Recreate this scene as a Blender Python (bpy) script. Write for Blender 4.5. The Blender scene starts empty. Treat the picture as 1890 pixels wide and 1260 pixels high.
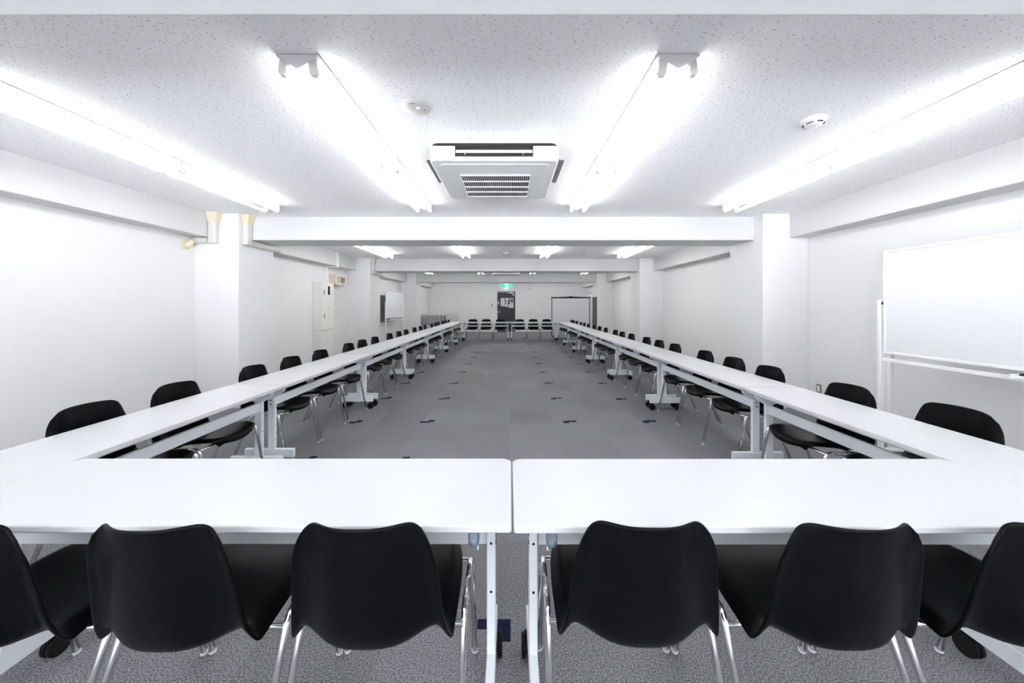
import bpy, bmesh, math, random
from mathutils import Vector, Matrix
random.seed(7)
S = bpy.context.scene
C = S.collection
PI = math.pi

# ------------------------------------------------------------------ camera
F_PX = 650.0                      # focal length in pixels of a 1890 px wide frame
cam_d = bpy.data.cameras.new('camera'); cam = bpy.data.objects.new('camera', cam_d); C.objects.link(cam)
cam_d.sensor_width = 36.0; cam_d.sensor_fit = 'HORIZONTAL'
cam_d.lens = 36.0 * F_PX / 1890.0
cam_d.shift_x = 4.5 / 1890.0
cam_d.shift_y = -67.0 / 1890.0
cam_d.clip_start = 0.05; cam_d.clip_end = 100
cam.location = (0, 0, 1.338); cam.rotation_euler = (PI / 2, 0, 0)
S.camera = cam

# ------------------------------------------------------------------ world + exposure
SKY, GROUND_GLOW = 0.9, 10.0
w = bpy.data.worlds.new('world'); S.world = w; w.use_nodes = True
w.node_tree.nodes['Background'].inputs[0].default_value = (0.9, 0.93, 1.0, 1)
_n, _l = w.node_tree.nodes, w.node_tree.links       # overcast sky above, added upward glow below the horizon to lift the ceiling
_tc = _n.new('ShaderNodeTexCoord'); _sp = _n.new('ShaderNodeSeparateXYZ'); _l.new(_tc.outputs['Generated'], _sp.inputs[0])
_mr = _n.new('ShaderNodeMapRange'); _mr.inputs['From Min'].default_value = -0.12; _mr.inputs['From Max'].default_value = 0.05
_mr.inputs['To Min'].default_value = GROUND_GLOW; _mr.inputs['To Max'].default_value = SKY
_l.new(_sp.outputs['Z'], _mr.inputs['Value']); _l.new(_mr.outputs['Result'], w.node_tree.nodes['Background'].inputs[1])
S.view_settings.view_transform = 'Standard'
S.view_settings.look = 'None'
S.view_settings.gamma = 1.0
S.view_settings.use_curve_mapping = False
S.view_settings.exposure = 1.20
S.cycles.max_bounces = 10
S.cycles.diffuse_bounces = 7
S.cycles.use_denoising = True
TUBE_POWER = 7.6                  # radiance of the fluorescent tubes

# ------------------------------------------------------------------ materials
def mat(name, col, rough=0.5, metal=0.0, spec=0.5, emit=None, es=0.0, coat=0.0):
    m = bpy.data.materials.new(name); m.use_nodes = True
    b = m.node_tree.nodes['Principled BSDF']
    b.inputs['Base Color'].default_value = (*col, 1)
    b.inputs['Roughness'].default_value = rough
    b.inputs['Metallic'].default_value = metal
    b.inputs['Specular IOR Level'].default_value = spec
    if coat:
        b.inputs['Coat Weight'].default_value = coat; b.inputs['Coat Roughness'].default_value = 0.25
    if emit:
        b.inputs['Emission Color'].default_value = (*emit, 1); b.inputs['Emission Strength'].default_value = es
    return m

def nodes(m): return m.node_tree.nodes, m.node_tree.links, m.node_tree.nodes['Principled BSDF']

def vary(m, base, amp=0.03, scale=3.0, bump=0.0, bscale=200.0):
    """a little procedural unevenness on a plain surface"""
    n, l, b = nodes(m)
    tc = n.new('ShaderNodeTexCoord')
    no = n.new('ShaderNodeTexNoise'); no.inputs['Scale'].default_value = scale; no.inputs['Detail'].default_value = 3
    l.new(tc.outputs['Object'], no.inputs['Vector'])
    cr = n.new('ShaderNodeValToRGB')
    cr.color_ramp.elements[0].position = 0.3; cr.color_ramp.elements[1].position = 0.7
    cr.color_ramp.elements[0].color = (*[c * (1 - amp) for c in base], 1)
    cr.color_ramp.elements[1].color = (*[min(1, c * (1 + amp)) for c in base], 1)
    l.new(no.outputs['Fac'], cr.inputs['Fac']); l.new(cr.outputs['Color'], b.inputs['Base Color'])
    if bump:
        n2 = n.new('ShaderNodeTexNoise'); n2.inputs['Scale'].default_value = bscale
        l.new(tc.outputs['Object'], n2.inputs['Vector'])
        bp = n.new('ShaderNodeBump'); bp.inputs['Strength'].default_value = bump; bp.inputs['Distance'].default_value = 0.002
        l.new(n2.outputs['Fac'], bp.inputs['Height']); l.new(bp.outputs['Normal'], b.inputs['Normal'])
    return m

M = {}
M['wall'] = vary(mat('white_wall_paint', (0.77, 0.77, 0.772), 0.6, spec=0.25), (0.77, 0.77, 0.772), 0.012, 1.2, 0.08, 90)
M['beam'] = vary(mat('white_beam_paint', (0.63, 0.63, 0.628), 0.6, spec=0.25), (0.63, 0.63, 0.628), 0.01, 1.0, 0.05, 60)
M['top'] = vary(mat('white_laminate', (0.60, 0.608, 0.62), 0.32, spec=0.4), (0.60, 0.608, 0.62), 0.004, 2.0)
M['frame'] = vary(mat('pale_grey_steel', (0.76, 0.79, 0.83), 0.38), (0.76, 0.79, 0.83), 0.01, 5.0)
M['chrome'] = vary(mat('chrome', (0.78, 0.78, 0.79), 0.12, 1.0), (0.78, 0.78, 0.79), 0.02, 9.0)
M['black'] = vary(mat('black_plastic', (0.0018, 0.0021, 0.003), 0.36, spec=0.12), (0.0018, 0.0021, 0.003), 0.12, 14.0, 0.08, 500)
M['rubber'] = mat('black_rubber', (0.008, 0.008, 0.009), 0.6, spec=0.2)
M['hole'] = mat('dark_hole', (0.004, 0.004, 0.006), 0.8)
M['knob'] = mat('grey_blue_plastic', (0.16, 0.19, 0.23), 0.45)
M['glide'] = mat('clear_glide', (0.62, 0.63, 0.66), 0.35)
M['lamp_body'] = mat('white_enamel', (0.87, 0.87, 0.87), 0.4)
M['socket'] = mat('lamp_socket_white', (0.80, 0.79, 0.77), 0.45)
M['tube'] = mat('fluorescent_tube', (0.9, 0.9, 0.9), 0.4, emit=(1.0, 0.985, 0.99), es=TUBE_POWER)
M['ac'] = mat('white_casing', (0.87, 0.88, 0.865), 0.38)
M['ac_dark'] = mat('air_outlet_black', (0.01, 0.01, 0.01), 0.5)
M['vent_grey'] = mat('vent_grey', (0.24, 0.245, 0.25), 0.5)
M['cream'] = vary(mat('cream_enamel', (0.80, 0.78, 0.73), 0.4), (0.80, 0.78, 0.73), 0.01, 4.0)
M['beige'] = mat('beige_enamel', (0.70, 0.62, 0.48), 0.45)
M['beige_in'] = mat('dark_beige_interior', (0.36, 0.30, 0.21), 0.6)
M['duct'] = mat('duct_cover', (0.62, 0.62, 0.58), 0.35)
M['duct_cream'] = mat('yellowed_plastic', (0.72, 0.65, 0.48), 0.45)
M['door'] = vary(mat('charcoal_door', (0.035, 0.035, 0.038), 0.45), (0.035, 0.035, 0.038), 0.05, 3.0)
M['door_frame'] = mat('black_door_frame', (0.008, 0.008, 0.009), 0.4)
M['steel'] = mat('brushed_steel', (0.7, 0.7, 0.7), 0.3, 0.9)
M['board'] = mat('whiteboard_enamel', (0.74, 0.75, 0.775), 0.22, spec=0.5)
M['board_frame'] = mat('whiteboard_frame', (0.82, 0.83, 0.84), 0.4)
M['screen'] = mat('screen_fabric', (0.86, 0.87, 0.90), 0.8, spec=0.1)
M['dark_board'] = vary(mat('dark_grey_board', (0.10, 0.10, 0.095), 0.6), (0.10, 0.10, 0.095), 0.15, 2.0)
M['grey_board'] = vary(mat('grey_board', (0.24, 0.24, 0.23), 0.5), (0.24, 0.24, 0.23), 0.08, 3.0)
M['outlet_metal'] = mat('outlet_metal', (0.25, 0.24, 0.23), 0.4, 0.3)
M['ink'] = mat('print_ink', (0.06, 0.06, 0.065), 0.7)
M['ink_lt'] = mat('pale_print', (0.42, 0.42, 0.43), 0.7)
M['sign_green'] = mat('sign_green', (0.0, 0.35, 0.18), 0.4, emit=(0.0, 0.75, 0.33), es=0.45)
M['sign_white'] = mat('sign_white', (0.9, 0.9, 0.9), 0.4, emit=(0.9, 1.0, 0.95), es=0.5)
M['sign_glow'] = mat('sign_lamp_lens', (0.9, 0.9, 0.9), 0.4, emit=(0.95, 1.0, 0.97), es=1.2)
M['tape'] = vary(mat('navy_tape', (0.010, 0.010, 0.040), 0.8, spec=0.05), (0.014, 0.014, 0.040), 0.2, 40.0)
M['sensor_white'] = mat('sensor_white', (0.86, 0.86, 0.86), 0.4)
M['lens_grey'] = mat('recessed_plate_grey', (0.66, 0.66, 0.64), 0.35)
M['red_pen'] = mat('red_pen', (0.5, 0.06, 0.05), 0.4)
m = mat('window_glass', (1, 1, 1), 0.0); m.node_tree.nodes['Principled BSDF'].inputs['Transmission Weight'].default_value = 1.0
m.node_tree.nodes['Principled BSDF'].inputs['IOR'].default_value = 1.02
M['glass'] = m
# paper with faint printed lines
m = mat('printed_paper', (0.72, 0.72, 0.74), 0.8); n, l, b = nodes(m)
tc = n.new('ShaderNodeTexCoord'); wv = n.new('ShaderNodeTexWave'); wv.bands_direction = 'Z'
wv.inputs['Scale'].default_value = 14; wv.inputs['Distortion'].default_value = 0.0
l.new(tc.outputs['Object'], wv.inputs['Vector'])
nz = n.new('ShaderNodeTexNoise'); nz.inputs['Scale'].default_value = 45; l.new(tc.outputs['Object'], nz.inputs['Vector'])
mu = n.new('ShaderNodeMath'); mu.operation = 'MULTIPLY'; l.new(wv.outputs['Fac'], mu.inputs[0]); l.new(nz.outputs['Fac'], mu.inputs[1])
cr = n.new('ShaderNodeValToRGB'); cr.color_ramp.elements[0].position = 0.35; cr.color_ramp.elements[1].position = 0.5
cr.color_ramp.elements[0].color = (0.72, 0.72, 0.74, 1); cr.color_ramp.elements[1].color = (0.42, 0.42, 0.44, 1)
l.new(mu.outputs[0], cr.inputs['Fac']); l.new(cr.outputs['Color'], b.inputs['Base Color'])
M['paper'] = m

# ceiling: white mineral board with short dark fissures
m = mat('mineral_ceiling_board', (0.95, 0.955, 0.96), 0.8, spec=0.2); n, l, b = nodes(m)
tc = n.new('ShaderNodeTexCoord')
def specks(scale, sx, sy, rot, thr):
    mp = n.new('ShaderNodeMapping'); mp.inputs['Scale'].default_value = (sx, sy, 1); mp.inputs['Rotation'].default_value = (0, 0, rot)
    l.new(tc.outputs['Object'], mp.inputs['Vector'])
    nz = n.new('ShaderNodeTexNoise'); nz.inputs['Scale'].default_value = 60; l.new(tc.outputs['Object'], nz.inputs['Vector'])
    mx = n.new('ShaderNodeMix'); mx.data_type = 'VECTOR'; mx.inputs['Factor'].default_value = 0.006
    l.new(mp.outputs['Vector'], mx.inputs['A']); l.new(nz.outputs['Color'], mx.inputs['B'])
    v = n.new('ShaderNodeTexVoronoi'); v.voronoi_dimensions = '2D'; v.inputs['Scale'].default_value = scale; v.inputs['Randomness'].default_value = 1
    l.new(mx.outputs['Result'], v.inputs['Vector'])
    sp = n.new('ShaderNodeSeparateColor'); l.new(v.outputs['Color'], sp.inputs['Color'])
    t = n.new('ShaderNodeMath'); t.operation = 'MULTIPLY'; t.inputs[1].default_value = thr; l.new(sp.outputs['Red'], t.inputs[0])
    c = n.new('ShaderNodeMath'); c.operation = 'LESS_THAN'; l.new(v.outputs['Distance'], c.inputs[0]); l.new(t.outputs[0], c.inputs[1])
    return c
a1 = specks(20, 1.0, 2.4, 0.0, 0.115); a2 = specks(26, 0.9, 2.2, 0.5, 0.10); a3 = specks(44, 1.3, 1.6, -0.4, 0.10)
mx1 = n.new('ShaderNodeMath'); mx1.operation = 'MAXIMUM'; l.new(a1.outputs[0], mx1.inputs[0]); l.new(a2.outputs[0], mx1.inputs[1])
mx2 = n.new('ShaderNodeMath'); mx2.operation = 'MAXIMUM'; l.new(mx1.outputs[0], mx2.inputs[0]); l.new(a3.outputs[0], mx2.inputs[1])
mc = n.new('ShaderNodeMix'); mc.data_type = 'RGBA'
mc.inputs['A'].default_value = (0.95, 0.955, 0.96, 1); mc.inputs['B'].default_value = (0.45, 0.45, 0.46, 1)
l.new(mx2.outputs[0], mc.inputs['Factor']); l.new(mc.outputs['Result'], b.inputs['Base Color'])
M['ceiling'] = m

# floor: half metre carpet tiles, each slightly different, speckled loop pile
m = mat('grey_carpet_tiles', (0.2, 0.2, 0.2), 0.95, spec=0.1); n, l, b = nodes(m)
tc = n.new('ShaderNodeTexCoord')
mp = n.new('ShaderNodeMapping'); mp.inputs['Scale'].default_value = (2, 2, 2); l.new(tc.outputs['Object'], mp.inputs['Vector'])
fl = n.new('ShaderNodeVectorMath'); fl.operation = 'FLOOR'; l.new(mp.outputs['Vector'], fl.inputs[0])
wn = n.new('ShaderNodeTexWhiteNoise'); wn.noise_dimensions = '3D'; l.new(fl.outputs['Vector'], wn.inputs['Vector'])
c1 = n.new('ShaderNodeValToRGB'); c1.color_ramp.elements[0].color = (0.188, 0.188, 0.193, 1); c1.color_ramp.elements[1].color = (0.216, 0.218, 0.232, 1)
l.new(wn.outputs['Value'], c1.inputs['Fac'])
n1 = n.new('ShaderNodeTexNoise'); n1.inputs['Scale'].default_value = 170; n1.inputs['Detail'].default_value = 2; l.new(tc.outputs['Object'], n1.inputs['Vector'])
c2 = n.new('ShaderNodeValToRGB'); c2.color_ramp.elements[0].position = 0.36; c2.color_ramp.elements[1].position = 0.66
c2.color_ramp.elements[0].color = (0.45, 0.45, 0.46, 1); c2.color_ramp.elements[1].color = (1.5, 1.5, 1.5, 1)
l.new(n1.outputs['Fac'], c2.inputs['Fac'])
n3 = n.new('ShaderNodeTexNoise'); n3.inputs['Scale'].default_value = 1.3; l.new(tc.outputs['Object'], n3.inputs['Vector'])
c3 = n.new('ShaderNodeValToRGB'); c3.color_ramp.elements[0].position = 0.3; c3.color_ramp.elements[1].position = 0.7
c3.color_ramp.elements[0].color = (0.93, 0.93, 0.93, 1); c3.color_ramp.elements[1].color = (1.05, 1.05, 1.05, 1)
l.new(n3.outputs['Fac'], c3.inputs['Fac'])
mm = n.new('ShaderNodeMix'); mm.data_type = 'RGBA'; mm.blend_type = 'MULTIPLY'; mm.inputs['Factor'].default_value = 1
l.new(c1.outputs['Color'], mm.inputs['A']); l.new(c2.outputs['Color'], mm.inputs['B'])
mm2 = n.new('ShaderNodeMix'); mm2.data_type = 'RGBA'; mm2.blend_type = 'MULTIPLY'; mm2.inputs['Factor'].default_value = 1
l.new(mm.outputs['Result'], mm2.inputs['A']); l.new(c3.outputs['Color'], mm2.inputs['B'])
l.new(mm2.outputs['Result'], b.inputs['Base Color'])
bp = n.new('ShaderNodeBump'); bp.inputs['Strength'].default_value = 0.4; bp.inputs['Distance'].default_value = 0.004
l.new(n1.outputs['Fac'], bp.inputs['Height']); l.new(bp.outputs['Normal'], b.inputs['Normal'])
M['carpet'] = m

# ------------------------------------------------------------------ mesh helpers
class MB:
    def __init__(s): s.bm = bmesh.new(); s.mats = ['']; s.mi = 0
    def slot(s, i): s.mi = i; return s
    def _tag(s, faces):
        for f in faces: f.material_index = s.mi
    def box(s, x0, x1, y0, y1, z0, z1, bev=0.0, seg=1):
        g = bmesh.ops.create_cube(s.bm, size=1.0)
        vs = g['verts']
        for v in vs:
            v.co = Vector(((x0 + x1) / 2 + v.co.x * (x1 - x0), (y0 + y1) / 2 + v.co.y * (y1 - y0), (z0 + z1) / 2 + v.co.z * (z1 - z0)))
        fs = set(f for v in vs for f in v.link_faces); s._tag(fs)
        if bev:
            es = list(set(e for v in vs for e in v.link_edges))
            r = bmesh.ops.bevel(s.bm, geom=es, offset=bev, segments=seg, profile=0.5, affect='EDGES')
            s._tag(r['faces'])
        return s
    def prism(s, pts, z0, z1, axis='z', bev=0.0, seg=1):
        """extrude a 2D outline; axis z: (x,y), axis y: (x,z), axis x: (y,z)"""
        def P(p, h):
            if axis == 'z': return Vector((p[0], p[1], h))
            if axis == 'y': return Vector((p[0], h, p[1]))
            return Vector((h, p[0], p[1]))
        lo = [s.bm.verts.new(P(p, z0)) for p in pts]; hi = [s.bm.verts.new(P(p, z1)) for p in pts]
        k = len(pts); fs = []
        fs.append(s.bm.faces.new(lo[::-1])); fs.append(s.bm.faces.new(hi))
        for i in range(k): fs.append(s.bm.faces.new((lo[i], lo[(i + 1) % k], hi[(i + 1) % k], hi[i])))
        s._tag(fs)
        if bev:
            es = list(fs[0].edges) + list(fs[1].edges)
            r = bmesh.ops.bevel(s.bm, geom=es, offset=bev, segments=seg, profile=0.5, affect='EDGES'); s._tag(r['faces'])
        return s
    def cyl(s, c, axis, r, h, n=12, r2=None):
        """cylinder or cone centred on c along an axis"""
        a = Vector(axis).normalized(); u = a.orthogonal().normalized(); v = a.cross(u); c = Vector(c)
        r2 = r if r2 is None else r2
        lo = []; hi = []
        for i in range(n):
            t = 2 * PI * i / n; d = u * math.cos(t) + v * math.sin(t)
            lo.append(s.bm.verts.new(c - a * h / 2 + d * r)); hi.append(s.bm.verts.new(c + a * h / 2 + d * r2))
        fs = [s.bm.faces.new(lo[::-1]), s.bm.faces.new(hi)]
        for i in range(n):
            f = s.bm.faces.new((lo[i], lo[(i + 1) % n], hi[(i + 1) % n], hi[i])); f.smooth = True; fs.append(f)
        s._tag(fs); return s
    def tube(s, pts, r, n=8, rads=None):
        pts = [Vector(p) for p in pts]; k = len(pts); rings = []
        t0 = (pts[1] - pts[0]).normalized(); u = t0.orthogonal().normalized(); tp = t0
        for i, p in enumerate(pts):
            t = (pts[min(i + 1, k - 1)] - pts[max(i - 1, 0)]).normalized()
            u = (tp.rotation_difference(t) @ u); u = (u - t * u.dot(t)).normalized(); v = t.cross(u); tp = t
            rr = rads[i] if rads else r
            rings.append([s.bm.verts.new(p + (u * math.cos(2 * PI * j / n) + v * math.sin(2 * PI * j / n)) * rr) for j in range(n)])
        fs = [s.bm.faces.new(rings[0][::-1]), s.bm.faces.new(rings[-1])]
        for i in range(k - 1):
            for j in range(n):
                f = s.bm.faces.new((rings[i][j], rings[i][(j + 1) % n], rings[i + 1][(j + 1) % n], rings[i + 1][j])); f.smooth = True; fs.append(f)
        s._tag(fs); return s
    def lathe(s, c, prof, n=24, axis=1):
        """profile (r, z) turned around the vertical through c"""
        rings = []
        for r, z in prof:
            rings.append([s.bm.verts.new(Vector((c[0] + r * math.cos(2 * PI * j / n), c[1] + r * math.sin(2 * PI * j / n), c[2] + z))) for j in range(n)])
        fs = [s.bm.faces.new(rings[0][::-1]), s.bm.faces.new(rings[-1])]
        for i in range(len(rings) - 1):
            for j in range(n):
                f = s.bm.faces.new((rings[i][j], rings[i][(j + 1) % n], rings[i + 1][(j + 1) % n], rings[i + 1][j])); f.smooth = True; fs.append(f)
        s._tag(fs); return s
    def mesh(s, name, mats):
        bmesh.ops.recalc_face_normals(s.bm, faces=s.bm.faces)
        me = bpy.data.meshes.new(name); s.bm.to_mesh(me); s.bm.free()
        for m in (mats if isinstance(mats, (list, tuple)) else [mats]): me.materials.append(M[m])
        return me
    def build(s, name, mats, parent=None, loc=(0, 0, 0)):
        o = bpy.data.objects.new(name, s.mesh(name, mats)); C.objects.link(o); o.location = loc
        if parent is not None: o.parent = parent
        return o

def fillet(pts, r, seg=5):
    """round the inner corners of a polyline"""
    pts = [Vector(p) for p in pts]; out = [pts[0]]
    for i in range(1, len(pts) - 1):
        a, p, b = pts[i - 1], pts[i], pts[i + 1]
        d1 = (a - p).normalized(); d2 = (b - p).normalized()
        k = min(r, (a - p).length * .49, (b - p).length * .49)
        s0 = p + d1 * k; s1 = p + d2 * k
        for j in range(seg + 1):
            t = j / seg; out.append(s0 * (1 - t) ** 2 + p * 2 * t * (1 - t) + s1 * t * t)
    out.append(pts[-1]); return out

def round_rect(x0, x1, y0, y1, r, seg=4):
    out = []
    for cx, cy, a in ((x1 - r, y1 - r, 0), (x0 + r, y1 - r, 90), (x0 + r, y0 + r, 180), (x1 - r, y0 + r, 270)):
        for j in range(seg + 1):
            t = math.radians(a + 90 * j / seg); out.append((cx + r * math.cos(t), cy + r * math.sin(t)))
    return out

def tag(o, label, cat, group=None, kind=None):
    o['label'] = label; o['category'] = cat
    if group: o['group'] = group
    if kind: o['kind'] = kind
    return o
def thing(name, label, cat, loc=(0, 0, 0), rz=0.0, group=None):
    o = bpy.data.objects.new(name, None); C.objects.link(o); o.empty_display_size = 0.1
    o.location = loc; o.rotation_euler = (0, 0, rz); return tag(o, label, cat, group)
def struct(o, label=None):
    o['kind'] = 'structure'
    if label: o['label'] = label
    return o
def kids(o): return [c for c in bpy.data.objects if c.parent == o]
_tree = {}
def dup(root, loc, rz=0.0, label=None, group=None):
    if root.name not in _tree: _tree[root.name] = [(k, kids(k)) for k in kids(root)]
    r = root.copy(); C.objects.link(r); r.location = loc; r.rotation_euler = (0, 0, rz)
    if label: r['label'] = label
    if group: r['group'] = group
    for ch, gs in _tree[root.name]:
        c = ch.copy(); C.objects.link(c); c.parent = r
        for g in gs:
            d = g.copy(); C.objects.link(d); d.parent = c
    return r

# ------------------------------------------------------------------ room shell
ZC = 2.528                               # ceiling height
ZB = 2.213                               # underside of the beams
XL, XR = -4.095, 3.877                   # wall planes
BL, BR = -3.87, 3.635                    # faces of the side beams
KL, KR = -3.521, 3.290                   # faces of the columns
Y0, Y1 = -2.6, 17.70                     # near wall and far wall
COLS = [(0.24, 0.93), (4.57, 5.26), (8.90, 9.59), (13.23, 13.90)]
CROSS = [(0.56, 1.064), (4.74, 5.22), (9.07, 9.55), (13.40, 13.87)]
T = 0.15
struct(MB().box(XL - T, XR + T, Y0 - T, Y1 + T, -0.1, 0).build('floor', 'carpet'))
struct(MB().box(XL - T, XR + T, Y0 - T, Y1 + T, ZC, ZC + 0.1).build('ceiling', 'ceiling'))
struct(MB().box(XL - T, XL, Y0, Y1, 0, ZC).build('wall_left', 'wall'))
struct(MB().box(XR, XR + T, Y0, Y1, 0, ZC).build('wall_right', 'wall'))
WZ0, WZ1 = 0.45, 2.20                    # unseen windows added behind the camera for daylight from that side
WIN = [(-3.55, -1.95), (-1.75, -0.15), (0.05, 1.65), (1.85, 3.45)]
wn_ = MB().box(XL - T, XR + T, Y0 - T, Y0, 0, WZ0).box(XL - T, XR + T, Y0 - T, Y0, WZ1, ZC)
px = XL - T
for a, b_ in WIN + [(XR + T, None)]:
    wn_.box(px, a, Y0 - T, Y0, WZ0, WZ1); px = b_
struct(wn_.build('wall_near', 'wall'))
for i, (a, b_) in enumerate(WIN):
    fr = MB()
    fr.box(a, a + .04, Y0 - .1, Y0 - .04, WZ0, WZ1).box(b_ - .04, b_, Y0 - .1, Y0 - .04, WZ0, WZ1).box(a + .04, b_ - .04, Y0 - .1, Y0 - .04, WZ0, WZ0 + .04).box(a + .04, b_ - .04, Y0 - .1, Y0 - .04, WZ1 - .04, WZ1)
    wo = fr.build('window_%d' % (i + 1), 'lamp_body'); struct(wo)
    MB().box(a + .04, b_ - .04, Y0 - .073, Y0 - .068, WZ0 + .04, WZ1 - .04).build('window_pane', 'glass', wo)
    ld = bpy.data.lights.new('window_portal', 'AREA'); ld.shape = 'RECTANGLE'; ld.size = b_ - a; ld.size_y = WZ1 - WZ0
    ld.cycles.is_portal = True
    lo_ = bpy.data.objects.new('window_portal', ld); C.objects.link(lo_); lo_.location = ((a + b_) / 2, Y0 - T - 0.01, (WZ0 + WZ1) / 2); lo_.rotation_euler = (PI / 2, 0, PI)
DX0, DX1, DZ = -0.613, 0.286, 2.024      # door opening in the far wall
wf = MB().box(XL - T, DX0, Y1, Y1 + T, 0, ZC).box(DX1, XR + T, Y1, Y1 + T, 0, ZC).box(DX0, DX1, Y1, Y1 + T, DZ, ZC)
struct(wf.build('wall_far', 'wall'))
nt = 1
for (a, b_) in COLS:
    for side, (xa, xb) in (('left', (XL, KL)), ('right', (KR, XR))):
        struct(MB().box(xa, xb, a, b_, 0, ZC, 0.006).build('trim_%d' % nt, 'wall')); nt += 1
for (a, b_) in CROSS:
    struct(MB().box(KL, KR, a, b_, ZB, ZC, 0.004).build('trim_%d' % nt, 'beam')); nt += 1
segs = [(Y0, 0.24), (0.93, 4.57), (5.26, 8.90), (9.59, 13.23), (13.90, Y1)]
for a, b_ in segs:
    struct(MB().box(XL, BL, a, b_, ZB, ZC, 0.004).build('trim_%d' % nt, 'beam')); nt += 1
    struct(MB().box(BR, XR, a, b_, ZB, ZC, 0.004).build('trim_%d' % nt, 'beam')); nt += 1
# low skirting along the long walls
for nm, x0, x1 in (('left', XL, XL + 0.008), ('right', XR - 0.008, XR)):
    bb = MB()
    for a, b_ in segs: bb.box(x0, x1, a, b_, 0, 0.06)
    struct(bb.build('baseboard_' + nm, 'vent_grey'))

# door in the far wall
door = bpy.data.objects.new('door_1', None); C.objects.link(door); door.location = ((DX0 + DX1) / 2, Y1, 0)
struct(door, 'charcoal steel door in the far wall'); 
DC = (DX0 + DX1) / 2; hw = (DX1 - DX0) / 2
MB().box(-hw, -hw + 0.035, -0.012, 0.12, 0, DZ).box(hw - 0.035, hw, -0.012, 0.12, 0, DZ).box(-hw + .035, hw - .035, -0.012, 0.12, DZ - 0.035, DZ).build('door_frame', 'door_frame', door)
leaf = MB().box(-hw + 0.036, hw - 0.036, 0.02, 0.06, 0.005, DZ - 0.037, 0.002).build('door_leaf', 'door', door)
MB().box(-0.405, -0.365, 0.012, 0.0195, 1.37, 1.54).build('push_plate', 'sensor_white', leaf)
MB().cyl((-0.385, 0.005, 1.0), (0, 1, 0), 0.028, 0.028, 14).cyl((-0.385, -0.028, 1.0), (0, 1, 0), 0.012, 0.045, 10).box(-0.395, -0.30, -0.055, -0.04, 0.988, 1.012, 0.004).build('door_handle', 'steel', leaf)
MB().box(0.20, 0.39, -0.025, 0.0195, 1.925, 1.968, 0.005).box(0.05, 0.22, -0.035, -0.02, 1.955, 1.968, 0.002).build('door_closer', 'steel', leaf)

def pane(x0, x1, z0, z1, y=Y1 + 0.0185):
    return (x0, x1, y - 0.001, y, z0, z1)
papers = [
    (-0.446, -0.239, 1.29, 1.698, 'tall white printed notice, leftmost paper on the dark door'),
    (-0.204, -0.041, 1.566, 1.698, 'small printed sheet at the top centre of the papers on the door'),
    (-0.204, -0.076, 1.421, 1.532, 'smallest printed slip in the middle of the papers on the door'),
    (-0.231, -0.065, 1.256, 1.394, 'white slip under the smallest slip on the dark door'),
    (0.014, 0.201, 1.421, 1.698, 'white poster with a dark picture, upper right on the dark door'),
    (-0.041, 0.201, 1.204, 1.401, 'wide white sheet at lower right under the picture poster on the door'),
    (0.159, 0.228, 1.800, 1.878, 'tiny white sticker near the top right corner of the dark door')]
for i, (x0, x1, z0, z1, lb) in enumerate(papers):
    o = thing('paper_notice', lb, 'paper', ((x0 + x1) / 2, Y1 + 0.0185, (z0 + z1) / 2), 0, 'papers taped on the far door')
    a, h = (x1 - x0) / 2, (z1 - z0) / 2
    MB().box(-a, a, -0.0006, 0.0014, -h, h).build('sheet', 'paper', o)
    if i == 4: MB().box(-a * .55, a * .75, -0.0012, -0.0007, -h * .5, h * .72).build('picture', 'ink', o)

# ------------------------------------------------------------------ fluorescent battens
def make_lamp():
    root = thing('fluorescent_light', 'x', 'ceiling light')
    MB().prism([(-0.099, -0.005), (0.099, -0.005), (0.099, -0.014), (0.008, -0.068), (-0.008, -0.068), (-0.099, -0.014)], -0.622, 0.622, 'y', 0.0015).box(-0.080, 0.080, -0.61, 0.61, -0.0049, 0).build('reflector', 'lamp_body', root)
    for s in (-1, 1):
        MB().tube([(s * 0.073, -0.590, -0.083), (s * 0.073, 0.590, -0.083)], 0.0145, 10).build('tube', 'tube', root)
        for e in (-1, 1):
            MB().prism([(s * 0.052, -0.040), (s * 0.086, -0.020), (s * 0.094, -0.083), (s * 0.084, -0.100), (s * 0.062, -0.100), (s * 0.054, -0.083)], e * 0.590, e * 0.618, 'y', 0.002).build('lamp_socket', 'socket', root)
    return root
XS = [(-2.795, 'far left'), (-1.005, 'inner left'), (0.80, 'inner right'), (2.598, 'far right')]
RUNS = [(-2.05, 'behind the camera', False), (1.66, 'first bay', True), (5.72, 'second bay', True), (9.96, 'third bay', True), (14.3, 'last bay before the far wall', True)]
lamp0 = make_lamp(); first = True
for y0, bay, two in RUNS:
    for x, nm in XS:
        for k in range(2 if two else 1):
            lb = 'white twin-tube ceiling light, %s line, %s%s' % (nm, bay, (', nearer one' if k == 0 else ', farther one') if two else '')
            loc = (x, y0 + 0.625 + 1.25 * k, ZC)
            if first: lamp0.location = loc; lamp0['label'] = lb; lamp0['group'] = 'fluorescent ceiling lights'; first = False
            else: dup(lamp0, loc, 0, lb)

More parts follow.
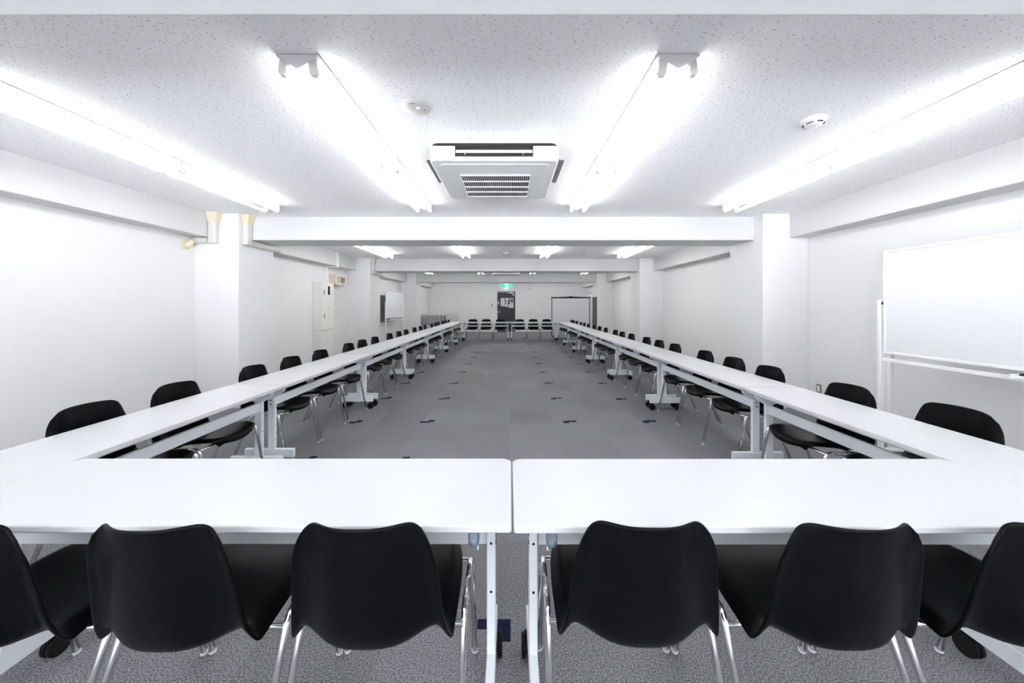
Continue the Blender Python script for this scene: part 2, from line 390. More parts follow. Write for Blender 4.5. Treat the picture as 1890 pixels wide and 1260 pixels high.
# ------------------------------------------------------------------ ceiling cassettes
def make_ac(y, label):
    root = thing('air_conditioner', label, 'air conditioner', (-0.107, y, ZC), 0, 'ceiling air conditioners')
    MB().prism(round_rect(-0.415, 0.415, -0.42, 0.42, 0.03), -0.070, 0, 'z', 0.004).build('housing', 'ac', root)
    MB().prism(round_rect(-0.437, 0.437, -0.437, 0.437, 0.05), -0.0935, -0.0705, 'z').build('dark_stripe', 'ac_dark', root)  # solid black band between housing and panel
    # lower panel with an outlet slot on each side
    p = MB()
    zt, zm, zb = -0.094, -0.166, -0.194
    w_, o_ = 0.449, 0.27
    for a in range(4):
        R = Matrix.Rotation(a * PI / 2, 4, 'Z')
        b0 = len(p.bm.verts)
        v0 = set(p.bm.verts)
        p.prism([(-w_ + 0.035, -w_), (-o_, -w_), (-o_, -w_ + 0.11), (-w_ + 0.11, -w_ + 0.11), (-w_ + 0.11, -o_), (-w_, -o_), (-w_, -w_ + 0.035), (-w_ + 0.010, -w_ + 0.010)], zm, zt, 'z', 0.005, 2)
        p.box(-o_ - 0.001, o_ + 0.001, -w_ + 0.075, -w_ + 0.11, zm, zt)
        for v in p.bm.verts:
            if v not in v0: v.co = R @ v.co
    p.prism(round_rect(-w_, w_, -w_, w_, 0.05), zb, zm + 0.002, 'z', 0.014, 3)
    p.build('panel', 'ac', root)
    for a in range(4):
        R = Matrix.Rotation(a * PI / 2, 4, 'Z')
        d = MB().box(-o_, o_, -w_ + 0.012, -w_ + 0.074, zm + 0.003, zt - 0.001)
        for v in d.bm.verts: v.co = R @ v.co
        out = d.build('air_outlet', 'ac_dark', root)
        f = MB()
        f.prism([(-w_ + 0.004, zm + 0.024), (-w_ + 0.016, zm + 0.046), (-w_ + 0.012, zm + 0.048), (-w_ - 0.001, zm + 0.027)], -o_ + 0.006, o_ - 0.006, 'x')
        if a == 0:
            for (dx) in (-0.2, 0.2): f.box(dx - 0.002, dx + 0.002, -w_ - 0.009, -w_ + 0.012, zm + 0.014, zm + 0.032)
        for v in f.bm.verts: v.co = R @ v.co
        fl = f.build('louver', 'frame' if a in (0, 2) else 'vent_grey', out)
        if a in (1, 3):
            sx = 1 if a == 1 else -1
            g = MB().prism([(-0.24, -0.098), (0.24, -0.098), (0.24, -0.102), (-0.24, -0.102)], sx * 0.44, sx * 0.515, 'x')
            for v in g.bm.verts: v.co.y, v.co.z = v.co.y, v.co.z - (abs(v.co.x) - 0.44) * 0.12
            g.build('side_flap', 'vent_grey', root)
    # small grey maker plate on the front flap (unreadable blur in the photo)
    # intake grille
    MB().prism(round_rect(-0.385, 0.385, -0.385, 0.385, 0.03), zb - 0.004, zb - 0.0005, 'z', 0.002).build('intake_frame', 'ac', root)
    g = MB()
    gz = zb - 0.0045
    g.slot(1).box(-0.262, 0.262, -0.185, 0.335, gz - 0.0008, gz)
    g.slot(0)
    n_ = 34
    for i in range(n_ + 1):
        x = -0.262 + 0.524 * i / n_
        g.box(x - 0.0018, x + 0.0018, -0.185, 0.335, gz - 0.004, gz - 0.001)
    for yv in (-0.185, -0.055, 0.075, 0.205, 0.335): g.box(-0.266, 0.266, yv - 0.007, yv + 0.007, gz - 0.0075, gz - 0.001)
    g.build('intake_grille', ['ac', 'ac_dark'], root)
    MB().cyl((-0.30, 0.20, gz - 0.002), (0, 0, 1), 0.006, 0.003, 8).cyl((-0.30, 0.30, gz - 0.002), (0, 0, 1), 0.008, 0.003, 8).build('indicator', 'vent_grey', root)
    for xx in (-0.17, 0.17):
        MB().cyl((xx, -0.421, -0.03), (0, 1, 0), 0.005, 0.004, 8).build('screw', 'vent_grey', root)
    return root
make_ac(2.87, 'white ceiling cassette air conditioner in the first bay, grille facing down')
make_ac(11.70, 'white ceiling cassette air conditioner in the distance, beyond the second cross beam')

def emergency_light(x, y, label):
    root = thing('emergency_light', label, 'emergency light', (x, y, ZC), 0, 'round recessed emergency lights')
    MB().lathe((0, 0, 0), [(0.082, -0.001), (0.088, -0.003), (0.084, -0.008), (0.03, -0.010)], 32).build('cover_plate', 'lens_grey', root)
    MB().lathe((0.012, 0.0, 0), [(0.014, -0.010), (0.014, -0.016), (0.008, -0.019)], 12).build('lamp', 'sensor_white', root)
    MB().box(-0.03, 0.006, -0.05, -0.043, -0.0125, -0.010).box(0.04, 0.052, 0.018, 0.024, -0.012, -0.010).build('marking', 'vent_grey', root)
emergency_light(-0.559, 2.108, 'round grey emergency light plate left of the near air conditioner')
emergency_light(-0.545, 7.25, 'small round emergency light in the second bay ceiling')
def detector(x, y, label):
    root = thing('smoke_detector', label, 'smoke detector', (x, y, ZC), 0, 'round ceiling smoke detectors')
    MB().lathe((0, 0, 0), [(0.068, 0.0), (0.068, -0.016), (0.060, -0.020), (0.052, -0.022)], 28).build('base', 'sensor_white', root)
    cap = MB().lathe((0, 0, 0), [(0.055, -0.0205), (0.054, -0.034), (0.040, -0.044), (0.015, -0.047)], 28).build('cap', 'sensor_white', root)
    s = MB()
    for k in range(6):
        a0 = k * PI / 3 + PI / 2 * 3
        for j in range(4):
            t = a0 + (j - 1.5) * 0.17
            s.cyl((0.0515 * math.cos(t), 0.0515 * math.sin(t), -0.0345), (math.cos(t), math.sin(t), -0.3), 0.0042, 0.008, 6)
    s.build('sensing_slots', 'hole', cap)
detector(1.945, 2.255, 'white round smoke detector on the ceiling between the right light lines')
detector(-0.09, 7.97, 'white smoke detector on the second bay ceiling, near the room centre')

# ------------------------------------------------------------------ duct covers
def elbow_on_column(y, label):
    root = thing('pipe_duct', label, 'pipe cover', (KL, y, 0), 0, 'plastic pipe covers by the columns')
    MB().prism([(0, 0.055 - 0.05), (0.004, -0.045), (0.055, -0.05), (0.072, -0.035), (0.072, 0.035), (0.055, 0.05), (0.0, 0.05)][::-1] if False else
               round_rect(0.0, 0.072, -0.05, 0.05, 0.018), 2.137, 2.43, 'z').build('vertical_cover', 'duct', root)
    c = MB(); lo = round_rect(-0.001, 0.074, -0.052, 0.052, 0.018); hi = round_rect(-0.001, 0.105, -0.085, 0.085, 0.02)
    a = [c.bm.verts.new((p[0], p[1], 2.405)) for p in lo]; b2 = [c.bm.verts.new((p[0], p[1], ZC - 0.01)) for p in hi]; b3 = [c.bm.verts.new((p[0], p[1], ZC)) for p in hi]
    for A, B in ((a, b2), (b2, b3)):
        for i in range(len(A)): c.bm.faces.new((A[i], A[(i + 1) % len(A)], B[(i + 1) % len(A)], B[i]))
    c.bm.faces.new(a[::-1]); c.bm.faces.new(b3)
    c.build('ceiling_collar', 'duct_cream', root)
    MB().prism([(p[1], p[0]) for p in round_rect(2.133, 2.207, 0.0, 0.072, 0.018)], 0.0505, 0.60, 'y').build('horizontal_cover', 'duct', root)
    MB().prism([(p[1], p[0]) for p in round_rect(2.130, 2.210, 0.0, 0.076, 0.02)], 0.6005, 0.665, 'y', 0.012, 2).build('end_cap', 'duct', root)
    return root
elbow_on_column(4.685, 'grey plastic pipe duct bending under the cross beam at the near left column')
elbow_on_column(9.015, 'grey plastic pipe duct bending under the beam at the second left column')
# the duct that runs on the near face of the first left column
root = thing('pipe_duct', 'grey pipe duct with cream collar on the near left column, ending at the wall', 'pipe cover', (BL, 4.57, 0), 0, 'plastic pipe covers by the columns')
MB().prism(round_rect(0.005, 0.108, -0.072, -0.001, 0.018), 2.137, 2.43, 'z').build('vertical_cover', 'duct', root)
c = MB(); lo = round_rect(0.003, 0.110, -0.074, -0.001, 0.018); hi = round_rect(0.002, 0.145, -0.105, -0.001, 0.02)
a = [c.bm.verts.new((p[0], p[1], 2.405)) for p in lo]; b2 = [c.bm.verts.new((p[0], p[1], ZC - 0.01)) for p in hi]; b3 = [c.bm.verts.new((p[0], p[1], ZC)) for p in hi]
for A, B in ((a, b2), (b2, b3)):
    for i in range(len(A)): c.bm.faces.new((A[i], A[(i + 1) % len(A)], B[(i + 1) % len(A)], B[i]))
c.bm.faces.new(a[::-1]); c.bm.faces.new(b3); c.build('ceiling_collar', 'duct_cream', root)
MB().prism(round_rect(-0.072, -0.001, 2.137, 2.205, 0.016), -0.20, 0.0045, 'x').build('horizontal_cover', 'duct', root)
MB().tube(fillet([(-0.18, -0.06, 2.165), (-0.18, -0.11, 2.12), (-0.222, -0.12, 2.08)], 0.03), 0.034, 12).prism(round_rect(-0.185, -0.075, 2.035, 2.165, 0.02), -0.2245, -0.212, 'x').build('wall_collar', 'duct_cream', root)

# ------------------------------------------------------------------ left wall: electrical cabinet, box, conduit
root = thing('electrical_cabinet', 'tall cream electrical cabinet with a dark window on the left wall', 'cabinet', (XL, 7.57, 0))
MB().box(0.001, 0.190, -0.25, 0.25, 0.81, 1.822, 0.004).build('upper_body', 'cream', root)
MB().box(0.001, 0.176, -0.248, 0.248, 0.0, 0.807, 0.004).build('lower_body', 'cream', root)
dr = MB().box(0.1905, 0.200, -0.243, 0.243, 1.44, 1.812, 0.003).build('upper_door', 'cream', root)
MB().box(0.2005, 0.206, -0.055, 0.095, 1.53, 1.77, 0.004).build('window_frame', 'sensor_white', dr)
MB().box(0.2065, 0.209, -0.03, 0.05, 1.56, 1.745).build('meter_window', 'hole', dr)
MB().box(0.2005, 0.212, -0.185, -0.165, 1.56, 1.66, 0.003).build('handle', 'vent_grey', dr)
dr = MB().box(0.1905, 0.200, -0.243, 0.243, 0.825, 1.42, 0.003).build('lower_door', 'cream', root)
MB().box(0.2005, 0.212, -0.185, -0.165, 1.06, 1.17, 0.003).build('handle', 'vent_grey', dr)
MB().cyl((0.2035, 0.0, 1.29), (1, 0, 0), 0.012, 0.005, 10).build('key_lock', 'vent_grey', dr)
root = thing('alarm_box', 'small beige wall box with a glass front above the cream cabinet', 'box', (XL, 8.21, 1.80))
bx = MB().box(0.001, 0.165, -0.245, 0.245, 0, 0.24, 0.004).build('casing', 'beige', root)
fr = MB()
fr.box(0.1655, 0.182, -0.245, -0.20, 0, 0.24, 0.002).box(0.1655, 0.182, 0.20, 0.245, 0, 0.24, 0.002).box(0.1655, 0.182, -0.2, 0.2, 0.195, 0.24, 0.002).box(0.1655, 0.182, -0.2, 0.2, 0, 0.055, 0.002).build('front_frame', 'cream', root)
MB().box(0.1652, 0.168, -0.2, 0.2, 0.055, 0.195).build('inner_plate', 'beige_in', root)
MB().cyl((0.171, 0.07, 0.115), (1, 0, 0), 0.052, 0.006, 20).build('round_bell', 'outlet_metal', root)
MB().box(0.1685, 0.173, -0.15, -0.03, 0.07, 0.185).build('inner_label', 'beige', root)
MB().box(0.1825, 0.186, 0.02, 0.08, 0.012, 0.04, 0.002).build('latch', 'outlet_metal', root)
root = thing('cable_conduit', 'white cable conduit running from the cream cabinet over the side beam', 'conduit', (XL, 7.90, 0))
MB().box(0.0005, 0.03, -0.03, 0.03, 1.825, ZB - 0.001, 0.003).build('wall_run', 'lamp_body', root)
MB().box(0.0305, 0.255, -0.028, 0.028, ZB - 0.031, ZB - 0.001, 0.003).build('underside_run', 'lamp_body', root)
MB().box(0.226, 0.256, -0.028, 0.028, ZB + 0.0005, ZC - 0.001, 0.003).build('beam_run', 'lamp_body', root)
# grey board on the left wall, far bay
tag(MB().box(XL + 0.001, XL + 0.03, 10.9, 11.95, 0.787, 1.658, 0.003).build('wall_panel', 'grey_board'), 'dark grey panel on the left wall behind the small whiteboard', 'panel')

# ------------------------------------------------------------------ whiteboards
def whiteboard(name, label, x, y0, y1, z0, z1, face, post_top, group=None):
    """board parallel to the side walls; face = +1 shows towards +x"""
    root = thing(name, label, 'whiteboard', (x, (y0 + y1) / 2, 0), 0, group)
    L = (y1 - y0) / 2
    f = MB()
    f.box(-0.012, 0.012, -L, L, z0, z0 + 0.022, 0.003).box(-0.012, 0.012, -L, L, z1 - 0.022, z1, 0.003)
    f.box(-0.012, 0.012, -L, -L + 0.022, z0 + .0225, z1 - .0225, 0.003).box(-0.012, 0.012, L - 0.022, L, z0 + .0225, z1 - .0225, 0.003)
    f.build('board_frame', 'board_frame', root)
    MB().box(-0.007, 0.007, -L + 0.0225, L - 0.0225, z0 + 0.0225, z1 - 0.0225).build('writing_surface', 'board', root)
    for s in (-1, 1):
        yy = s * (L + 0.03)
        MB().box(-0.018, 0.018, yy - 0.015, yy + 0.015, 0.07, post_top, 0.003).build('post', 'board_frame', root)
        k = MB().cyl((0, s * (L + 0.0075), post_top - 0.03), (0, 1, 0), 0.012, 0.014, 10).build('pivot', 'rubber', root)
        ft = MB().box(-0.27, 0.27, yy - 0.018, yy + 0.018, 0.045, 0.0695, 0.004).build('foot', 'board_frame', root)
        for e in (-1, 1):
            MB().cyl((e * 0.24, yy, 0.022), (0, 1, 0), 0.0215, 0.03, 12).build('caster', 'rubber', ft)
    MB().box(-0.012, 0.012, -L - 0.0145, L + 0.0145, 0.848, 0.876, 0.002).build('cross_rail', 'board_frame', root)
    return root
wb = whiteboard('whiteboard', 'large white rolling whiteboard standing along the right wall', 3.293, 1.295, 3.095, 0.914, 1.814, -1, 1.386, 'rolling whiteboards')
MB().box(-0.075, -0.0125, -0.85, 0.06, 0.868, 0.874).box(-0.075, -0.070, -0.85, 0.06, 0.8745, 0.892, 0.002).build('pen_tray', 'board_frame', wb)
MB().box(-0.078, -0.010, 0.0605, 0.075, 0.862, 0.897, 0.004).build('tray_end_cap', 'board_frame', wb)
tag(MB().box(3.228, 3.272, 2.04, 2.235, 0.8745, 0.905, 0.006).build('board_eraser', 'rubber'), 'black eraser in the pen tray of the large right whiteboard', 'eraser')
MB().box(0.262, 0.30, 1.09, 1.125, 0.0, 1.25, 0.003).box(0.0185, 0.2615, 1.0, 1.02, 0.02, 0.04).build('rear_post', 'board_frame', wb)
wb2 = whiteboard('whiteboard', 'smaller rolling whiteboard on the left side, beyond the second column', -3.80, 10.82, 12.58, 0.935, 1.782, 1, 1.44, 'rolling whiteboards')
MB().box(0.0125, 0.075, -0.80, 0.80, 0.868, 0.874).box(0.070, 0.075, -0.80, 0.80, 0.8745, 0.889, 0.002).build('pen_tray', 'board_frame', wb2)
tag(MB().box(-3.775, -3.735, 12.20, 12.38, 0.8745, 0.902, 0.005).build('board_eraser', 'rubber'), 'dark eraser in the tray of the small left whiteboard', 'eraser')
tag(MB().cyl((-3.755, 11.72, 0.882), (0, 1, 0), 0.007, 0.14, 8).build('marker_pen', 'red_pen'), 'red marker pen in the tray of the small left whiteboard', 'pen')

# ------------------------------------------------------------------ wall outlet, far wall fittings
root = thing('wall_outlet', 'grey framed wall outlet low on the right wall', 'outlet', (XR, 4.41, 0.293))
MB().box(-0.008, -0.0005, -0.036, 0.036, -0.056, 0.056, 0.002).build('plate', 'outlet_metal', root)
MB().box(-0.011, -0.0085, -0.017, 0.017, -0.036, 0.036, 0.002).build('socket_insert', 'sensor_white', root)
def plate(name, label, cat, x0, x1, z0, z1, extra=None, m_='sensor_white', group=None):
    root = thing(name, label, cat, ((x0 + x1) / 2, Y1, (z0 + z1) / 2), 0, group)
    a, h = (x1 - x0) / 2, (z1 - z0) / 2
    MB().box(-a, a, -0.014, -0.0005, -h, h, 0.003).build('cover', m_, root)
    for nm, e0, e1, g0, g1, mm_ in (extra or []):
        MB().box(e0 * a, e1 * a, -0.02, -0.0145, g0 * h, g1 * h, 0.001).build(nm, mm_, root)
    return root
plate('thermostat', 'white thermostat on the far wall, left of the light switches', 'thermostat', -1.235, -1.09, 1.29, 1.42, [('display', -0.6, 0.2, 0.1, 0.6, 'lens_grey'), ('button', 0.5, 0.62, -0.2, 0.7, 'vent_grey')])
plate('light_switch', 'switch panel with dark buttons on the far wall beside the door', 'switch', -1.0, -0.80, 1.262, 1.43, [('switch_button', -0.05, 0.45, -0.7, -0.05, 'ink'), ('switch_button', 0.0, 0.6, 0.15, 0.75, 'vent_grey'), ('switch_button', -0.75, -0.15, -0.6, 0.6, 'sensor_white')], 'lens_grey')
plate('call_button', 'small white round-cornered fitting on the far wall below the thermostat', 'wall fitting', -1.74, -1.59, 1.10, 1.21, [('button', -0.5, 0.4, -0.6, -0.35, 'vent_grey')])
root = thing('cable_conduit', 'thin white conduit on the far wall with a dark hook on top', 'conduit', (0.99, Y1, 0))
MB().box(-0.012, 0.012, -0.014, -0.0005, 0.0, 2.13, 0.002).build('trunking', 'wall', root)
MB().cyl((0, -0.02, 2.155), (0, 1, 0), 0.030, 0.036, 12).build('hook', 'vent_grey', root)
# exit sign over the door
root = thing('exit_sign', 'lit green emergency exit sign on the far wall above the dark door', 'exit sign', (-0.166, Y1, 2.325))
MB().box(-0.335, 0.335, -0.06, -0.0005, -0.105, 0.112, 0.005).build('housing', 'sensor_white', root)
face = MB().box(-0.287, 0.287, -0.066, -0.0605, -0.092, 0.098).build('green_panel', 'sign_green', root)
MB().box(-0.062, 0.062, -0.0675, -0.0665, -0.088, 0.094).build('white_doorway', 'sign_white', root)
man = MB()
yv0, yv1 = -0.0690, -0.0680
man.cyl((0.012, -0.0685, 0.062), (0, 1, 0), 0.014, 0.001, 12)
man.prism([(-0.012, 0.045), (0.016, 0.042), (0.006, -0.005), (-0.022, -0.002)], yv0, yv1, 'y')
man.prism([(0.010, 0.042), (0.034, 0.020), (0.048, 0.024), (0.046, 0.014), (0.030, 0.010), (0.008, 0.028)], yv0, yv1, 'y')
man.prism([(-0.012, 0.045), (-0.036, 0.030), (-0.042, 0.006), (-0.032, 0.006), (-0.026, 0.024), (-0.012, 0.032)], yv0, yv1, 'y')
man.prism([(0.004, 0.002), (0.026, -0.020), (0.022, -0.060), (0.010, -0.060), (0.012, -0.026), (-0.010, -0.008)], yv0, yv1, 'y')
man.prism([(-0.022, 0.0), (-0.026, -0.030), (-0.052, -0.048), (-0.048, -0.060), (-0.014, -0.038), (-0.004, -0.006)], yv0, yv1, 'y')
man.build('running_figure', 'sign_green', root)
ar = MB().box(0.125, 0.19, -0.0675, -0.0665, -0.006, 0.014)
ar.prism([(0.115, 0.004), (0.15, 0.045), (0.165, 0.045), (0.132, 0.004), (0.165, -0.037), (0.15, -0.037)], -0.0675, -0.0665, 'y').build('arrow', 'sign_white', root)
MB().box(-0.10, 0.10, -0.055, -0.010, -0.113, -0.1055).build('downlight_lens', 'sign_glow', root)

# white box on the right wall of the last bay
root = thing('wall_box', 'small white box with a dark top edge, right wall of the last bay', 'box', (XR, 16.9, 1.70))
MB().box(-0.10, -0.001, -0.30, 0.30, 0, 0.19, 0.004).build('casing', 'sensor_white', root)
MB().box(-0.105, -0.001, -0.305, 0.305, 0.1905, 0.21).build('dark_lid', 'ink', root)

# ------------------------------------------------------------------ projection screen
root = thing('projection_screen', 'floor-standing projection screen with black frame at the far right corner', 'projection screen', (2.50, 14.42, 0), math.radians(-8))
wS, z0, z1 = 0.765, 0.09, 1.66
MB().box(-wS + 0.02, wS - 0.02, -0.003, 0.003, z0, z1 - 0.04).build('screen_surface', 'screen', root)
for s in (-1, 1):
    MB().box(s * wS - 0.014, s * wS + 0.014, -0.006, 0.006, z0, z1 - 0.04).build('black_border', 'rubber', root)
MB().box(-wS - 0.03, wS + 0.03, -0.025, 0.025, z1 - 0.0395, z1 + 0.01, 0.01, 2).build('screen_case', 'rubber', root)
MB().prism([(-0.5, z1 + 0.0105), (0.5, z1 + 0.0105), (0.06, z1 + 0.03), (0.03, z1 + 0.045), (-0.03, z1 + 0.045), (-0.06, z1 + 0.03)], -0.012, 0.012, 'y').build('carry_handle', 'rubber', root)
MB().box(-wS - 0.02, wS + 0.02, -0.02, 0.02, 0.055, z0 - 0.001, 0.004).build('bottom_bar', 'rubber', root)
for s in (-1, 1):
    MB().box(s * 0.68 - 0.03, s * 0.68 + 0.03, -0.18, 0.18, 0.0, 0.0545, 0.006).build('foot', 'rubber', root)
MB().box(-0.015, 0.015, 0.0255, 0.05, 0.03, z1, 0.003).build('rear_pole', 'rubber', root)
tag(MB().box(KR - 0.035, KR - 0.002, 13.26, 13.86, 0.0, 1.65, 0.003).build('dark_slab', 'dark_board'), 'dark grey slab against the far right column beside the projection screen', 'board')  # thin dark sheet over the inner face of the column

# ------------------------------------------------------------------ folding tables
def wheel(mb, x, y):
    mb.cyl((x - 0.011, y, 0.038), (1, 0, 0), 0.038, 0.014, 16).cyl((x + 0.011, y, 0.038), (1, 0, 0), 0.038, 0.014, 16)
    mb.cyl((x, y, 0.038), (1, 0, 0), 0.012, 0.010, 8)
    mb.prism([(y - 0.034, 0.040), (y - 0.026, 0.072), (y + 0.0, 0.0835), (y + 0.026, 0.072), (y + 0.034, 0.040), (y + 0.02, 0.056), (y - 0.02, 0.056)], x - 0.004, x + 0.004, 'x')
    mb.cyl((x, y, 0.0855), (0, 0, 1), 0.010, 0.008, 8)
def make_table(post_y, foot_c, foot_l, L=1.797):
    root = thing('folding_table', 'x', 'table')
    h = L / 2; wt = 0.2235
    oc = [(x, y) for x, y in round_rect(-h, h, -wt, wt, 0.030, 5) if y > 0] + [(-h, -wt + 0.008), (-h + 0.0025, -wt + 0.0025), (-h + 0.008, -wt), (h - 0.008, -wt), (h - 0.0025, -wt + 0.0025), (h, -wt + 0.008)]
    MB().prism(oc, 0.6785, 0.700, 'z', 0.004, 2).build('tabletop', 'top', root)
    u = MB()
    for yy in (-0.165, 0.165): u.box(-h + 0.05, h - 0.05, yy - 0.012, yy + 0.012, 0.655, 0.678, 0.002)
    for s in (-1, 1):
        u.box(s * (h - 0.085) - 0.012, s * (h - 0.085) + 0.012, -0.1525, 0.1525, 0.655, 0.678, 0.001)
        u.box(s * (h - 0.10) - 0.002, s * (h - 0.10) + 0.002, -0.20, -0.178, 0.615, 0.678)
    u.build('underframe', 'frame', root)
    for s in (-1, 1):
        xp = s * (h - 0.068)
        lg = MB()
        lg.box(xp - 0.0145, xp + 0.0145, post_y - 0.028, post_y + 0.028, 0.1655, 0.678, 0.003)
        lg.prism([(post_y - 0.10, 0.655), (post_y + 0.10, 0.655), (post_y + 0.10, 0.635), (post_y + 0.04, 0.590), (post_y - 0.04, 0.590), (post_y - 0.10, 0.635)], xp - 0.016, xp + 0.016, 'x', 0.002)
        lg.slot(1)
        for zz in (0.540, 0.378): lg.cyl((xp, post_y - 0.028, zz), (0, 1, 0), 0.0045, 0.003, 8)
        for zz in (0.500, 0.36, 0.24): lg.cyl((xp, post_y + 0.028, zz), (0, 1, 0), 0.004, 0.003, 8)
        for zz in (0.560, 0.530): lg.cyl((xp + s * 0.0145, post_y - 0.004, zz), (1, 0, 0), 0.0065, 0.003, 10)
        lg.build('leg', ['frame', 'hole'], root)
        ft = MB().box(xp - 0.0145, xp + 0.0145, foot_c - foot_l / 2, foot_c + foot_l / 2, 0.095, 0.165, 0.003).build('foot', 'frame', root)
        for e in (-1, 1):
            wm = MB(); wheel(wm, xp + s * 0.016, foot_c + e * (foot_l / 2 - 0.035)); wm.build('caster', 'rubber', ft)
        MB().box(xp - s * 0.044 - 0.015, xp - s * 0.044 + 0.015, -0.215, -0.180, 0.650, 0.6775, 0.004).cyl((xp - s * 0.044, -0.198, 0.643), (0, 0, 1), 0.016, 0.024, 14, 0.0175).build('release_knob', 'knob', root)
    MB().box(-h + 0.083, h - 0.083, post_y - 0.002, post_y + 0.022, 0.518, 0.585, 0.003).build('stretcher', 'frame', root)
    return root
tA = make_table(-0.033, -0.045, 0.38)           # across the room
NEAR_Y = 1.018 + 0.2235
GT = 'white folding tables set in a rectangle'
tA.location = (-0.8925, NEAR_Y, 0); tag(tA, 'near left white folding table, closest row, left of the centre seam', 'table', GT)
dup(tA, (0.9105, NEAR_Y - 0.003, 0), 0, 'near right white folding table, closest row, right of the centre seam')
FAR_Y = 13.12 + 0.2235
dup(tA, (-0.8895, FAR_Y, 0), PI, 'left white folding table of the far end row, below the door side')
dup(tA, (0.912, FAR_Y, 0), PI, 'right white folding table of the far end row, near the screen')
tB = make_table(0.068, 0.05, 0.40)              # along the walls
ORD = ['nearest', 'second nearest', 'third nearest', 'fourth nearest', 'fifth nearest', 'second farthest', 'farthest']
LX = [-2.0150, -2.014, -2.008, -2.012, -2.016, -2.010, -2.013]
RX = [2.0330, 2.034, 2.040, 2.036, 2.032, 2.036, 2.044]
fst = True
for i in range(7):
    y = 2.814 + 1.81 * (i - 0.5); lb = 'white folding table in the left row, %s of seven along the wall side' % ORD[i]
    if fst: tB.location = (LX[i], y, 0); tB.rotation_euler = (0, 0, -PI / 2); tag(tB, lb, 'table', GT); fst = False
    else: dup(tB, (LX[i], y, 0), -PI / 2, lb)
for i in range(7):
    y = 2.746 + 1.81 * (i - 0.5)
    dup(tB, (RX[i], y, 0), PI / 2, 'white folding table in the right row, %s of seven along the wall side' % ORD[i])

# ------------------------------------------------------------------ shell chairs
def catmull(P, n):
    out = []
    for i in range(len(P) - 1):
        p0 = P[max(i - 1, 0)]; p1 = P[i]; p2 = P[i + 1]; p3 = P[min(i + 2, len(P) - 1)]
        for j in range(n):
            t = j / n
            out.append(tuple(0.5 * ((2 * b) + (c_ - a) * t + (2 * a - 5 * b + 4 * c_ - d) * t * t + (-a + 3 * b - 3 * c_ + d) * t ** 3) for a, b, c_, d in zip(p0, p1, p2, p3)))
    out.append(P[-1]); return out
def shell_mesh():
    """one-piece shell: rows run from the seat front over the waist up the back, columns across"""
    # y forward, z up, half width, how far the rim sits forward of the centre
    P = [(0.228, 0.408, 0.140, -0.006), (0.222, 0.434, 0.168, -0.006), (0.192, 0.448, 0.194, -0.004),
         (0.110, 0.450, 0.214, 0.000), (0.010, 0.441, 0.223, 0.000), (-0.080, 0.431, 0.222, 0.002),
         (-0.150, 0.428, 0.218, 0.014), (-0.200, 0.437, 0.214, 0.036), (-0.230, 0.466, 0.209, 0.052),
         (-0.243, 0.520, 0.202, 0.056), (-0.250, 0.590, 0.195, 0.053), (-0.256, 0.660, 0.188, 0.048),
         (-0.262, 0.720, 0.180, 0.044), (-0.268, 0.764, 0.175, 0.048), (-0.272, 0.792, 0.168, 0.050)]
    prof = catmull(P, 3)
    vs_ = [-1, -0.97, -0.93, -0.885, -0.84, -0.76, -0.64, -0.46, -0.23, 0, 0.23, 0.46, 0.64, 0.76, 0.84, 0.885, 0.93, 0.97, 1]
    sm = lambda a, b, x: (lambda t: t * t * (3 - 2 * t))(min(1.0, max(0.0, (x - a) / (b - a))))
    bm = bmesh.new(); grid = []
    K = len(prof)
    for i, (y, z, hw_, ef) in enumerate(prof):
        row = []; f = i / (K - 1)
        W = math.exp(-((f - 0.50) / 0.10) ** 2)            # waist
        B = sm(0.52, 0.66, f)                               # back part
        Se = 1 - sm(0.30, 0.48, f)                          # seat part
        top = sm(0.78, 1.0, f); fro = sm(0.30, 0.0, f) if False else 1 - sm(0.0, 0.26, f)
        for v in vs_:
            av = abs(v)
            body = sm(0.25, 0.88, av)                       # bulging body turning into the rim
            rim = sm(0.84, 1.0, av)
            yy = y + ef * (0.25 * av ** 2 + 0.75 * body)
            zz = z + 0.014 * Se * body - 0.012 * Se * rim
            zz += W * (0.030 * sm(0.35, 0.86, av) - 0.044 * rim)
            yy += W * (0.006 * body)
            yy -= B * 0.006 * rim
            zz -= top * (0.030 * sm(0.66, 1.0, av) ** 2 + 0.006 * av * av)
            xx = v * (hw_ - top * 0.010 * av ** 4 + W * 0.004 * rim)
            yy -= fro * 0.030 * av ** 4
            row.append(bm.verts.new((xx, yy, zz)))
        grid.append(row)
    for i in range(K - 1):
        for j in range(len(vs_) - 1):
            f = bm.faces.new((grid[i][j], grid[i + 1][j], grid[i + 1][j + 1], grid[i][j + 1])); f.smooth = True
    bmesh.ops.recalc_face_normals(bm, faces=bm.faces)
    bmesh.ops.solidify(bm, geom=bm.faces[:], thickness=0.008)
    for f in bm.faces: f.smooth = True
    me = bpy.data.meshes.new('shell'); bm.to_mesh(me); bm.free(); me.materials.append(M['black'])
    return me
